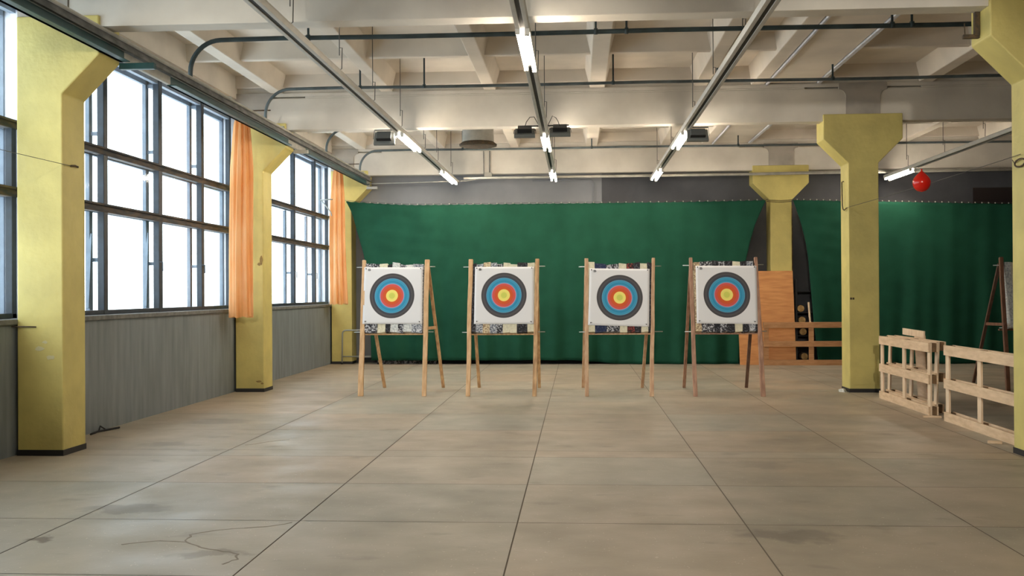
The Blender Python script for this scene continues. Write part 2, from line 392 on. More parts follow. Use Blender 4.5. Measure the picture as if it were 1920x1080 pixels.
# ------------------------------------------------------------------ other walls
bw = MB().box(WL-.45, 0.53, BY, BY+.3, -0.05, SOF+.2)
wb = struct(bw.build('wall_back', M['backl']))
MB().box(0.53, XR+.3, BY, BY+.3, -0.05, SOF+.2).build('charcoal_section', M['backr'], wb)
struct(MB().box(XR, XR+.3, FY, BY, -0.05, SOF+.2).build('wall_right', M['plainw']))
struct(MB().box(WL-.45, XR+.3, FY-.3, FY, -0.05, SOF+.2).build('wall_front', M['plainw']))
struct(MB().box(-4.79, 3.98, BY-.02, BY, 0.0, 0.10).build('baseboard_back', M['band']))
dr = struct(MB().box(8.27, 10.4, BY-.03, BY-.002, 0.0, 3.64).build('door_1', M['dark']))
MB().box(9.25, 9.28, BY-.045, BY-.03, .9, 1.05).build('door_handle', M['rod'], dr)

# ------------------------------------------------------------------ ceiling: slab, beams, ribs
cl = MB().box(WL-.45, XR+.3, FY-.3, BY+.3, SOF, SOF+.25)
ceil = struct(cl.build('ceiling', M['ceil']))
beams = []
for k, r in enumerate(ROWS):
    y0, y1 = r+.035, r+.265
    segs = [(-4.75, 3.985), (4.475, XR)]
    b = MB()
    for x0, x1 in segs:
        b.box(x0, x1, y0, y1, BZ, 4.500)
        b.box(x0, x1, y0, y1, 4.525, RIBZ)
        for a, c_ in ((x0, x0+.6), (x1-.6, x1)): b.box(a, c_, y0+.07, y1, 4.50, 4.525)
        b.box(x0+.6, x1-.6, y0, y1, 4.50, 4.525)
    b.box(WL, XR, y0+.03, y1-.03, RIBZ, SOF)
    b.build('beam', M['beam'], ceil, bevel=.006)
ribs = [(-4.69, -4.50, .07), (-2.98, -2.80, .07), (-1.40, -1.22, .07), (.20, .43, .07), (1.76, 1.95, .07), (2.60, 2.80, .05), (5.05, 5.25, .07),
        (6.65, 6.85, .07), (8.25, 8.45, .07), (9.85, 10.05, .07), (11.45, 11.65, .07)]
def clear_y(r0, r1): return (r0+.235, r1+.065)
for k in range(len(ROWS)-1):
    ya, yb = clear_y(ROWS[k], ROWS[k+1])
    for x0, x1, fl_ in ribs:
        MB().prism([(x0, RIBZ), (x1, RIBZ), (x1+fl_, SOF+.01), (x0-fl_, SOF+.01)], ya, yb).build('rib', M['ceil'], ceil, bevel=.012)
    MB().box(2.845, 3.56, ya, yb, RIBZ+.02, SOF+.01).build('flat_strip', M['ceil'], ceil, bevel=.01)
    MB().box(2.815, 2.84, ya, yb, RIBZ-.02, SOF+.01).box(3.57, 3.62, ya, yb, RIBZ, SOF+.01).build('edge_strip', M['jamb'], ceil)
    cr = MB()
    for f in (.335, .665):
        yc = ya+(yb-ya)*f
        cr.prism([(yc-.05, RIBZ+.05), (yc+.05, RIBZ+.05), (yc+.09, SOF+.01), (yc-.09, SOF+.01)], WL, 2.83, 'X')
        cr.prism([(yc-.05, RIBZ+.05), (yc+.05, RIBZ+.05), (yc+.09, SOF+.01), (yc-.09, SOF+.01)], 3.6, XR, 'X')
    for ye in (ya+.04, yb-.04):
        cr.box(WL, XR, ye-.04, ye+.04, RIBZ+.08, SOF+.01)
    cr.build('cross_rib', M['ceil'], ceil, bevel=.012)

# ------------------------------------------------------------------ columns
ZN, ZH, ZT = 3.385, 3.745, 4.115
def column(xc, r, left, label, dents=()):
    x0 = -5.24 if left else 4.0
    x1 = x0+CW
    c = thing('concrete_column', label, 'column', ((x0+x1)/2, r+CW/2, 0), 'yellow concrete columns')
    if left: prof = [(x0, 0.0), (x1, 0.0), (x1, ZN), (x1+.355, ZH), (x1+.355, ZT), (x0, ZT)]
    else: prof = [(x0, 0.0), (x1, 0.0), (x1, ZN), (x1+.355, ZH), (x1+.355, ZT), (x0-.355, ZT), (x0-.355, ZH), (x0, ZN)]
    MB().prism(prof, r, r+CW).build('shaft', M['yellow'], c, bevel=.012)
    MB().box(x0-.004, x1+.004, r-.004, r+CW+.004, 0.0, .055).build('base_band', M['band'], c)
    xa, xb = (x0+.0, x1+.045) if left else (x0-.02, x1+.04)
    n = 6; pr_ = []
    R_ = .10
    pr_ += [(xb, ZT)]+[(xb+R_*(1-math.cos(k/n*PI/2)), 4.38+R_*math.sin(k/n*PI/2)) for k in range(n+1)]+[(xb+R_, RIBZ)]
    if left: pr_ += [(xa, RIBZ), (xa, ZT)]
    else: pr_ += [(xa-R_, RIBZ)]+[(xa-R_*(1-math.cos(k/n*PI/2)), 4.38+R_*math.sin(k/n*PI/2)) for k in range(n, -1, -1)]+[(xa, ZT)]
    MB().prism(pr_, r+.02, r+CW-.03).build('neck', M['neckp'], c)
    return c
LBL = {3: 'yellow concrete column nearest on the window side, carrying the thin wire', 4: 'yellow concrete column on the window side beside the first orange curtain',
       5: 'yellow concrete column at the far corner where the green net is tied'}
LBR = {3: 'yellow concrete column cut off by the right edge of the view', 4: 'free-standing yellow concrete column with chipped base between net and pallets',
       5: 'farthest yellow column standing at the back wall behind the plywood board'}
for k in (3, 4, 5):
    column(0, ROWS[k], True, LBL[k]); column(0, ROWS[k], False, LBR[k])
# the rows behind the viewpoint carry the beams too
column(0, ROWS[2], True, 'yellow concrete column on the window side, behind the viewpoint')
column(0, ROWS[2], False, 'yellow concrete column on the open side, behind the viewpoint')

# paint blister patches on columns (same columns' own wear)
def child_of(label_part):
    for o in COL.objects:
        if o.get('label', '').startswith(label_part): return o
c = child_of('free-standing yellow')
MB().box(4.035, 4.405, 15.284, 15.2885, .11, .38).build('patched_plaster', M['yellow'], c, bevel=.004)
MB().lathe([(0.0, .012), (.02, .012), (.026, 0), (.03, 0)], (0, 0, 0), 10)
sc = MB().box(4.015, 4.04, 15.282, 15.292, 1.37, 1.40).box(4.05, 4.075, 15.282, 15.292, 1.37, 1.40)
sc.build('screw_plug', M['rust'], c)
# wire hook on this column
hk = MB().tube([(3.99, 15.52, 3.14), (3.96, 15.50, 3.13), (3.965, 15.50, 2.78), (3.97, 15.48, 2.72), (3.965, 15.40, 2.70), (3.99, 15.34, 2.73)], .009, 6)
hk.build('wire_hook', M['rust'], c)
c = child_of('yellow concrete column cut off')
MB().box(3.60, 3.643, 9.42, 9.47, 3.80, 4.07).box(3.50, 3.643, 9.43, 9.47, 3.78, 3.815).tube([(3.52, 9.45, 3.80), (3.515, 9.45, 3.92)], .006, 6).build('steel_bracket', M['rust'], c, bevel=.003)
c = child_of('yellow concrete column nearest on the window')
MB().tube([(-4.80, 9.50, 2.735), (-4.785, 9.42, 2.735), (-4.785, 9.34, 2.725)], .010, 6).build('wire_hook', M['rust'], c)

c = child_of('yellow concrete column on the window side beside')
ch = MB()
for (x, z, w_, h_) in ((-4.835, 2.02, .05, .14), (-4.87, 1.96, .05, .06), (-4.88, .16, .09, .035), (-4.83, .13, .05, .03)):
    n_ = 9; ch.prism([(x+w_/2*math.cos(2*PI*k/n_)*(.7+.5*rnd.random()), z+h_/2*math.sin(2*PI*k/n_)*(.7+.5*rnd.random())) for k in range(n_)], 15.2865, 15.2905)
M['chip'] = mat('bare_plaster_chip', (150, 128, 74), 0.8, rgb2=(120, 98, 60), scale=20)
ch.build('plaster_chip', M['chip'], c)
c = child_of('yellow concrete column nearest on the window')
ch = MB()
for (x, z, w_, h_) in ((-5.02, 1.0, .10, .05), (-4.92, .92, .08, .05), (-4.97, 1.06, .05, .03)):
    n_ = 9; ch.prism([(x+w_/2*math.cos(2*PI*k/n_)*(.6+.6*rnd.random()), z+h_/2*math.sin(2*PI*k/n_)*(.6+.6*rnd.random())) for k in range(n_)], 9.197, 9.2005)
M['scuff'] = mat('pale_scuff', (196, 190, 150), 0.8)
ch.build('scuff_mark', M['scuff'], c)
db = MB().tube([(-5.20, 10.55, .012), (-5.22, 10.75, .014), (-5.18, 10.95, .012), (-5.14, 11.10, .012)], .011, 6).tube([(-5.22, 10.78, .02), (-5.24, 10.85, .06), (-5.23, 10.95, .012)], .008, 6)
tag(db.build('cable_scrap', M['black']), 'black cable scrap on the floor against the grey dado under the first full window', 'cable')
pg = MB().tube([(-5.26, 9.14, 1.21), (-5.04, 9.17, 1.205)], .007, 6)
tag(pg.build('steel_peg', M['rust']), 'thin rusty peg sticking out of the wall below the sill by the nearest window-side column', 'peg')
# wires
wr = MB().tube([(-4.785, 9.36, 2.726), (-4.785, 9.1, 2.722), (-4.785, 6.1, 2.70), (-4.785, 3.45, 2.72)], .0028, 5)
tag(wr.build('wall_wire', M['wire']), 'thin steel wire running from the nearest window-side column out of view', 'wire')
wr = MB().tube([(3.98, 15.34, 2.73), (3.98, 13.4, 2.715), (3.98, 11.8, 2.71), (3.98, 9.75, 2.715), (3.98, 9.40, 2.72)], .0032, 5)
tag(wr.build('overhead_wire', M['wire']), 'thin steel wire stretched between two yellow columns past the red balloon', 'wire')
tb = []
for k in range(17):
    a = 2*PI*k/16; tb.append((3.982, 9.42+.11*math.cos(a), 2.645+.035*math.sin(a)))
t = MB().tube(tb, .008, 6).tube([(3.982, 9.53, 2.65), (3.982, 9.58, 2.69)], .004, 5)
tag(t.build('wire_tensioner', M['rust']), 'oblong steel link hanging on the column at the right edge', 'link')

# balloon hanging on the wire
bl = thing('balloon', 'red balloon hanging from the overhead wire before the dark wall', 'balloon', (3.94, 11.79, 2.61))
prof = []
for k in range(21):
    t_ = k/20; z = t_*.245
    rr = .098*math.sqrt(max(0, 1-(1-t_/.45)**2)) if t_ < .45 else .098*math.cos((t_-.45)/.55*PI/2)**.98
    prof.append((max(rr, .0005), z))
MB().lathe(prof, (3.90, 11.79, 2.615), 28).build('skin', M['balloon'], bl)
MB().lathe([(.004, -.012), (.010, 0), (.012, .008), (.005, .016)], (3.90, 11.79, 2.862), 10).tube([(3.90, 11.79, 2.87), (3.95, 11.79, 2.80), (3.98, 11.79, 2.715)], .0015, 5).build('knot', M['balloon'], bl)

# ------------------------------------------------------------------ wall duct with pipes rising from it
du = thing('wall_duct', 'teal painted duct running under the ceiling along the windows', 'duct', (-4.40, 12, 3.76))
seg_t = [(-8.9, 9.62), (10.75, 15.25), (16.25, 21.0)]
seg_p = [(9.62, 10.75), (15.25, 16.25), (21.0, 21.35)]
for a, b in seg_t:
    MB().box(-4.435, -4.39, a, b, 3.765, 3.87).box(-4.435, -4.33, a, b, 3.765, 3.775).build('teal_channel', M['teal'], du, bevel=.006)
    MB().tube([(-4.385, a, 3.868), (-4.385, b, 3.868)], .007, 6).build('edge_trim', M['alum'], du)
for a, b in seg_p:
    MB().box(-4.435, -4.39, a, b, 3.775, 3.865).build('pale_channel', M['pale'], du, bevel=.006)
MB().box(-4.425, -4.355, -8.9, 21.35, 3.875, 3.905).box(-4.40, -4.38, -8.9, 21.35, 3.905, 3.955).build('upper_rail', M['rail'], du)
MB().tube([(-4.37, -8.9, 3.965), (-4.37, 21.3, 3.965)], .018, 8).build('cable', M['pale'], du)
for i, (y, mm) in enumerate(((9.66, 'teal'), (15.75, 'pale'), (21.3, 'pale'))):
    b = MB().box(-4.45, -4.10, y-.03, y+.03, 3.70, 3.76) if i == 0 else MB().box(-4.45, -4.22, y-.03, y+.03, 3.71, 3.765)
    b.build('bracket', M[mm], du, bevel=.005)
for y in (12.6, 14.9, 18.2, 20.6): MB().box(-4.40, -4.36, y-.03, y+.03, 3.95, 4.0).build('clip', M['pale'], du)

def riser(y, rad, label, xs_sup, mm='pipe', zt=4.40):
    p = thing('ceiling_pipe', label, 'pipe', (-4.40, y, 3.96), 'ceiling pipes across the hall')
    R_ = .36
    pts = [(-4.40, y, 3.95), (-4.40, y, zt-R_)]+[(-4.40+R_-R_*math.cos(a), y, zt-R_+R_*math.sin(a)) for a in [PI/2*k/10 for k in range(1, 11)]]+[(x, y+.004*math.sin(x*2), zt+.006*math.sin(x*1.3)) for x in (-3.4, -2, -.5, 1, 2.5, 4, 5.5, 7, 9, 11, XR)]
    MB().tube(pts, rad, 10).build('tube', M[mm], p)
    for x in xs_sup:
        MB().box(x-.012, x+.012, y-.006, y+.006, zt+rad*.5, RIBZ+.27).tube([(x-.02, y, zt+.005), (x+.02, y, zt+.005)], rad*1.35, 8).build('strap', M['tealpipe'], p)
riser(11.34, .027, 'grey pipe rising from the duct nearest the viewer and crossing the ceiling', (-3.03, .22, .56, 3.45, 3.66), 'tealpipe')
riser(14.14, .022, 'second grey pipe rising from the duct, left of the first orange curtain', (-3.04, -2.13, .51, 1.94, 3.5))
riser(17.64, .022, 'third grey pipe rising from the duct beside the second window', (-2.9, .4, 3.5))
riser(20.41, .022, 'farthest grey pipe rising from the duct above the second orange curtain', (-2.3, .3, 3.2, 6.2))
# conduits near the back wall
cd = MB().tube([(-4.36, 21.0, 3.795), (-3.2, 21.0, 3.81), (-2.3, 21.0, 3.83), (-2.1, 21.0, 3.855)], .008, 6)
cd.tube([(-2.35, 21.0, 3.885), (-.9, 21.0, 3.885), (1.5, 21.0, 3.885), (3.46, 21.0, 3.89), (6, 21.0, 3.90), (XR, 21.0, 3.94)], .024, 8)
cd.tube([(-2.35, 21.04, 3.885), (0, 21.04, 3.91), (3.46, 21.04, 3.915), (6, 21.04, 3.94), (XR, 21.04, 3.975)], .012, 6)
tag(cd.build('cable_conduit', M['pale']), 'pale conduit slung across the room just in front of the back wall', 'conduit')
wc = MB().tube([(-.95, 21.81, 3.90), (.27, 21.81, 3.915), (.33, 21.81, 3.895), (.35, 21.81, 3.84), (.345, 21.81, 3.0)], .010, 8)
tag(wc.build('wall_conduit', M['backl']), 'thin grey conduit bending down the back wall behind the net', 'conduit')
jb = thing('junction_box', 'small stained junction box under two conduits on the farthest beam', 'junction box', (-1.87, 21.36, 3.94))
MB().box(-1.95, -1.79, 21.33, 21.41, 3.94, 4.04).build('box', M['pale'], jb, bevel=.008)
MB().tube([(-1.96, 21.39, 3.98), (-1.965, 21.39, 4.5)], .009, 6).tube([(-1.84, 21.39, 4.03), (-1.835, 21.39, 4.5)], .012, 6).build('conduit', M['rail'], jb)
vt = thing('vent_cowl', 'round rusty-rimmed vent drum hanging below the ceiling', 'vent', (-1.79, 18.4, 4.17))
MB().lathe([(.29, SOF-4.17), (.285, .3), (.29, .07)], (-1.79, 18.4, 4.17), 32).build('drum', M['pale'], vt)
MB().lathe([(.28, .075), (.345, .03), (.34, 0), (.30, -.01), (.12, .03), (0.001, .035)], (-1.79, 18.4, 4.17), 32).build('rim', M['rust'], vt)

# ------------------------------------------------------------------ light tracks
def track(x, y0, y1, hangs, label):
    t = thing('light_track', label, 'light track', (x, (y0+y1)/2, 3.79), 'long light tracks under the ceiling')
    hw = .060
    b = MB().box(x-hw, x-.019, y0, y1, 3.79, 3.84).box(x+.019, x+hw, y0, y1, 3.79, 3.84).box(x-hw, x+hw, y0, y1, 3.84, 3.855)
    b.build('channel', M['track'], t, bevel=.004)
    MB().box(x-.019, x+.019, y0, y1, 3.797, 3.84).build('slot', M['slot'], t)
    for y in hangs:
        MB().tube([(x+.03, y, SOF), (x+.03, y, 4.02)], .005, 6).tube([(x+.03, y, 4.10), (x+.06, y, 4.10), (x+.055, y, 3.88), (x+.02, y, 3.856)], .005, 6).build('hanger', M['wire'], t)
    return t
HG = (-6, -3.8, -1, 1.5, 4.4, 6.3)
track(-2.53, -8.6, 21.25, HG+(7.35, 8.75, 10.6, 12.35, 14.3, 16.5, 18.05, 20.1), 'leftmost light track running away under the ceiling')
track(-.465, -8.6, 20.95, HG+(7.9, 10.9, 13.83, 16.9, 19.9), 'middle light track running away under the ceiling')
track(1.555, -8.6, 20.98, HG+(8.3, 9.8, 11.9, 14.0, 17.2, 20.2), 'light track right of the middle one, ending above the net')
track(6.31, 3.5, 21.2, (5.0, 8.0, 11.0, 13.6, 16.3, 18.05, 20.0), 'light track beyond the right-hand columns near the red balloon')

def lamp(x, yc, label, L_=1.45, two=True):
    t = thing('fluorescent_lamp', label, 'lamp', (x, yc, 3.74), 'lit fluorescent lamps')
    for dx, z, r in ((-.042, 3.770, .017), (.042, 3.755, .019)):
        if not two and dx < 0: continue
        MB().tube([(x+dx, yc-L_/2, z), (x+dx, yc+L_/2, z)], r, 10).build('tube', M['tube'], t)
        MB().box(x+dx-.02, x+dx+.02, yc-L_/2-.05, yc-L_/2-.002, z-.02, 3.79).build('holder', M['track'], t)
        MB().box(x+dx-.02, x+dx+.02, yc+L_/2+.002, yc+L_/2+.05, z-.02, 3.79).build('holder', M['track'], t)
lamp(-.465, 9.56, 'lit twin tube lamp nearest on the middle track')
lamp(-.465, 15.43, 'lit twin tube lamp midway on the middle track beyond the small floodlights')
lamp(-.465, 19.80, 'lit twin tube lamp at the far end of the middle track')
lamp(-2.53, 15.2, 'lit tube lamp on the leftmost track just past the floodlight', 1.6)
lamp(-2.53, 19.9, 'lit tube lamp at the far end of the leftmost track', 1.9)
lamp(1.555, 15.43, 'lit tube lamp just past the floodlight on the track right of the middle')
lamp(1.555, 19.9, 'lit tube lamp at the far end of the track right of the middle', 1.5)
lamp(6.31, 20.35, 'lit tube lamp on the far right track above the red balloon', 1.5)
for x, y in ((-.465, 3.6), (1.555, 3.6), (-.465, -1.5)):  # extra unseen tube lamps, added for warm light in the hall
    lamp(x, y, 'lit tube lamp added behind the viewpoint for warm light')

# ------------------------------------------------------------------ floodlights
def flood(x, y, z, w_, h_, label, tilt, bracket):
    f = thing('floodlight', label, 'floodlight', (x, y, z), 'grey floodlights hung on the tracks')
    R_ = Matrix.Rotation(tilt, 4, 'X')
    def P(b):
        b.v = [tuple(R_ @ Vector(v)+Vector((x, y, z))) for v in b.v]; return b
    P(MB().prism([(-w_/2, -h_/2), (w_/2, -h_/2), (w_*.46, h_/2), (-w_*.46, h_/2)], -.03, .03)).build('housing', M['flood'], f, bevel=.008)
    P(MB().box(-w_*.33, w_*.33, -.085, -.03, -h_*.18, h_*.42)).build('driver_box', M['flood2'], f, bevel=.008)
    P(MB().box(-w_*.34, w_*.34, -.09, -.03, -h_*.26, -h_*.19)).build('fin', M['slot'], f)
    bb = MB()
    for s_ in (-1, 1): bb.bar((s_*(w_/2+.008), 0, 0), (s_*(w_/2-.0), 0, h_*.5+bracket), .006, .022, (1, 0, 0))
    bb.bar((-(w_/2+.004), 0, h_*.5+bracket), (w_/2+.004, 0, h_*.5+bracket), .022, .006, (0, 1, 0))
    P(bb).build('bracket', M['flood2'], f)
flood(-2.755, 14.45, 3.72, .31, .19, 'grey floodlight hanging on the leftmost light track', -.35, .05)
flood(1.70, 14.45, 3.695, .31, .17, 'grey floodlight hanging on the track right of the middle one', -.35, .05)
flood(-.735, 14.42, 3.765, .30, .20, 'left grey floodlight of the pair under the crossbar on the middle track', -.95, .0)
flood(-.235, 14.42, 3.775, .30, .20, 'right grey floodlight of the pair under the crossbar on the middle track', -.95, .0)
# frontal fill: unseen floodlights added behind the viewpoint to brighten the targets
for fx, tx, pw in ((-2.70, -3.7, 1050), (-.30, -.5, 800), (1.72, 3.3, 1150)):
    flood(fx, 1.2, 3.66, .31, .17, 'grey floodlight added behind the viewpoint to brighten the targets', -.15, .10)
    sd = bpy.data.lights.new('added_flood_beam', 'SPOT'); sd.energy = pw; sd.spot_size = 2*math.radians(17); sd.spot_blend = .6
    sd.color = (1.0, .93, .80); sd.shadow_soft_size = .08
    so = bpy.data.objects.new('added_flood_beam', sd); COL.objects.link(so); so.location = (fx, 1.27, 3.66)
    so.rotation_euler = (Vector((tx, 15.0, 1.25))-so.location).to_track_quat('-Z', 'Y').to_euler()
cb = thing('lamp_crossbar', 'dark crossbar with looped cables over the middle light track', 'crossbar', (-.47, 14.40, 3.87))
MB().tube([(-.80, 14.42, 3.862), (-.11, 14.42, 3.872)], .010, 6).build('bar', M['slot'], cb)
MB().tube([(-.735, 14.40, 3.845), (-.71, 14.38, 3.92), (-.66, 14.38, 3.985), (-.60, 14.38, 3.99), (-.53, 14.4, 3.86)], .005, 6).tube([(-.235, 14.40, 3.845), (-.26, 14.38, 3.92), (-.29, 14.38, 3.97), (-.34, 14.38, 4.0), (-.41, 14.4, 3.86)], .005, 6).build('cable', M['slot'], cb)

# ------------------------------------------------------------------ orange curtains
def drape(x, y, z0, z1, wd, dp, label, seed, fan):
    rr = random.Random(seed); ph = [rr.uniform(0, 6.3) for _ in range(4)]
    c = thing('orange_curtain', label, 'curtain', (x, y, z0), 'gathered orange curtains')
    nu, nv = 96, 40; vs = []; fs = []
    for j in range(nv+1):
        t = j/nv; z = z1+(z0-z1)*t
        s_ = (.62+.38*min(1, t*4)**.6)*(1+fan*t)
        for i in range(nu):
            a = 2*PI*i/nu
            fold = 1+.17*math.sin(8*a+ph[0]+1.0*t)+.10*math.sin(15*a+ph[1]-1.5*t)+.07*math.sin(5*a+ph[2]+2.4*t)
            zz = z+(.012*math.sin(7*a+ph[3]) if j == nv else 0)+(.05*math.sin(3*a+ph[2]) if j == 0 else 0)
            vs.append((x+wd/2*s_*fold*math.cos(a)+.012*math.sin(4*t+ph[0]), y+dp/2*s_*fold*math.sin(a), zz))
    for j in range(nv):
        for i in range(nu): fs.append((j*nu+i, j*nu+(i+1) % nu, (j+1)*nu+(i+1) % nu, (j+1)*nu+i))
    b = MB(); b.add(vs, fs, True); b.build('cloth', M['orange'], c)
    MB().tube([(x, y, z1+.10), (x, y, z1-.03)], .008, 6).tube([(WL, y, z1+.10), (x+.45, y, z1+.105)], .010, 8).build('rod', M['rust'], c)
drape(-4.995, 14.85, 1.16, 4.13, .27, .20, 'orange curtain gathered at the end of the first full window', 3, .20)
drape(-4.985, 20.95, 1.28, 4.10, .23, .20, 'orange curtain gathered by the far corner beside the green net', 9, .45)
# folding bracket seen at the second window
fb = MB().tube([(-5.26, 20.55, 3.42), (-5.08, 20.60, 3.44), (-5.02, 20.62, 3.44)], .012, 6).tube([(-5.24, 20.56, 3.42), (-5.06, 20.62, 3.18), (-5.04, 20.62, 3.1)], .012, 6)
tag(fb.build('wall_bracket', M['alum']), 'grey steel angle bracket beside the far orange curtain', 'bracket')

# ------------------------------------------------------------------ green nets
def interp(T, z):
    for (za, xa), (zb, xb) in zip(T, T[1:]):
        if za >= z >= zb: f = (za-z)/(za-zb+1e-9); return xa+(xb-xa)*f
    return T[0][1] if z > T[0][0] else T[-1][1]
def net(left, right, top, ybase, hookx, bottom, label, seed):
    rr = random.Random(seed); ph = [rr.uniform(0, 6.3) for _ in range(6)]
    c = thing('green_net_curtain', label, 'net', ((left[-1][1]+right[-1][1])/2, ybase, 0), 'green arrow nets')
    def P(u, v):
        # v: 0 top, 1 bottom
        x_t = left[0][1]+(right[0][1]-left[0][1])*u
        zt = top(x_t); zb = bottom(u)
        z = zt+(zb-zt)*v
        L_, R_ = interp(left, z), interp(right, z)
        x = L_+(R_-L_)*u
        # scallop between hooks
        if v < .02 and hookx: 
            k = (x_t-hookx[0])/(hookx[1]-hookx[0]); z -= .014*abs(math.sin(PI*k))
        A = .006+.05*max(0, v-.35)**1.1
        y = ybase+A*(math.sin(x*9.5+ph[0]+.6*math.sin(x*2.1+ph[1]))+.55*math.sin(x*17+ph[2]+1.5*v)+.35*math.sin(x*4.3+ph[3]))
        y += .012*math.sin(z*22+x*3)*math.exp(-((u-.1)/.12)**2)*(1-v)
        return (x, y, z)
    nu = int(abs(right[-1][1]-left[-1][1])*42)
    MB().grid(P, nu, 46).build('net_sheet', M['net'], c, solid=.004)
    pts = [(x, ybase-.004, top(x)+.012) for x in [left[0][1]+(right[0][1]-left[0][1])*k/40 for k in range(41)]]
    MB().tube(pts, .004, 6).build('cable', M['wire'], c)
    for x in hookx:
        z = top(x)
        b = MB(); b.lathe([(.001, -.014), (.010, -.009), (.014, 0), (.010, .009), (.001, .014)], (x, ybase-.018, z+.004), 8)
        b.tube([(x, ybase-.016, z-.004), (x, ybase-.002, z+.018), (x, ybase+.004, z+.004)], .004, 5)
        b.build('hook', M['pale'], c)
def top1(x):
    z = 3.365
    if x < -3.3: z += .095*((-3.3-x)/1.6)**1.6
    if x > 2.2: z += .02*(x-2.2)/1.7
    return z
net([(3.5, -4.90), (3.2, -4.75), (2.9, -4.665), (2.63, -4.59), (2.35, -4.51), (2.07, -4.45), (1.39, -4.385), (0, -4.36)],
    [(3.5, 3.93), (3.3, 3.85), (2.89, 3.665), (2.5, 3.55), (2.01, 3.44), (1.35, 3.36), (0, 3.31)], top1, 21.22,
    [-4.36+.168*k for k in range(49)], lambda u: .085 if u < .56 else max(.008, .085-.6*(u-.56)),
    'large green net hanging behind the four archery targets', 5)
net([(3.42, 4.42), (3.2, 4.50), (2.88, 4.60), (2.55, 4.68), (2.22, 4.735), (1.56, 4.79), (.9, 4.84), (0, 4.92)],
    [(3.42, 11.2), (0, 11.2)], lambda x: 3.385-.033*(x-4.42)*.9 if x < 8.6 else 3.26, 21.24,
    [4.52+.132*k for k in range(50)], lambda u: .01, 'darker green net right of the back column, behind the pallets', 8)
# rope tying the nets round the column
rp = MB()
for z in (3.385, 3.355):
    rp.tube([(3.90, 21.24, z), (3.985, 21.36, z+.004), (4.22, 21.36, z-.008), (4.46, 21.36, z+.006), (4.50, 21.25, z)], .006, 6)
tag(rp.build('tie_rope', M['rust']), 'rope wound round the farthest column to hold the two nets', 'rope')
# black foam lying behind the net hem
fs_ = MB()
for k in range(14):
    x = -4.18+k*.085; fs_.box(x, x+.07, 21.45+.02*math.sin(k*3), 21.60, 0.0, .075+.02*math.sin(k*5.1))
tag(fs_.build('foam_offcuts', M['f_speck']), 'speckled black and white foam offcuts lying under the net hem', 'foam', kind='stuff')
lg = MB().box(-2.95, 1.7, 21.46, 21.60, 0.0, .11)
tag(lg.build('foam_strip', M['black'], bevel=.015), 'long black foam strip on the floor under the net hem', 'foam strip')

# steel hurdle at the far left corner
hb = thing('steel_hurdle', 'bent grey steel tube hurdle in the far left corner', 'hurdle', (-4.65, 21.31, 0))
pts = [(-5.00, 21.31, 0.02), (-4.99, 21.31, .64)]+[(-4.99+.08-.08*math.cos(a), 21.31, .64+.08*math.sin(a)) for a in [PI/2*k/6 for k in range(1, 7)]]+[(-4.30, 21.31, .725)]+[(-4.30+.08*math.sin(a), 21.31, .645+.08*math.cos(a)) for a in [PI/2*k/6 for k in range(0, 7)]]+[(-4.22, 21.31, 0.02)]
MB().tube(pts, .016, 10).build('frame_tube', M['alum'], hb)
MB().tube([(-4.99, 21.31, .165), (-4.22, 21.31, .165)], .012, 8).build('lower_rail', M['alum'], hb)
for x in (-5.0, -4.22): MB().lathe([(.001, 0), (.024, 0), (.022, .03), (.017, .04)], (x, 21.31, 0), 12).build('foot', M['black'], hb)

# ------------------------------------------------------------------ archery stands
KS = .22
def pl(x, y0, z, off=0.0):
    # point on the tilted front plane of a stand, pushed toward the viewer by off
    n = Vector((0, -1, KS)).normalized(); return tuple(Vector((x, y0+KS*z, z))+n*off)
def slab(b, xa, xb, y0, z0, z1, w0, w1, wob=None, rr=None):
    n = 10; vs = []
    for k in range(n+1):
        z = z0+(z1-z0)*k/n
        for x, off in ((xa, w0), (xb, w0), (xb, w1), (xa, w1)):
            j = rr.uniform(-wob, wob) if wob else 0
            vs.append(pl(x+j*.4, y0, z+(rr.uniform(-.016, .012) if (k in (0, n) and wob) else 0), off+j))
    fs = [(3, 2, 1, 0), (4*n, 4*n+1, 4*n+2, 4*n+3)]
    for k in range(n):
        for q in range(4): fs.append((4*k+q, 4*k+(q+1) % 4, 4*k+4+(q+1) % 4, 4*k+4+q))
    b.add(vs, fs); return b
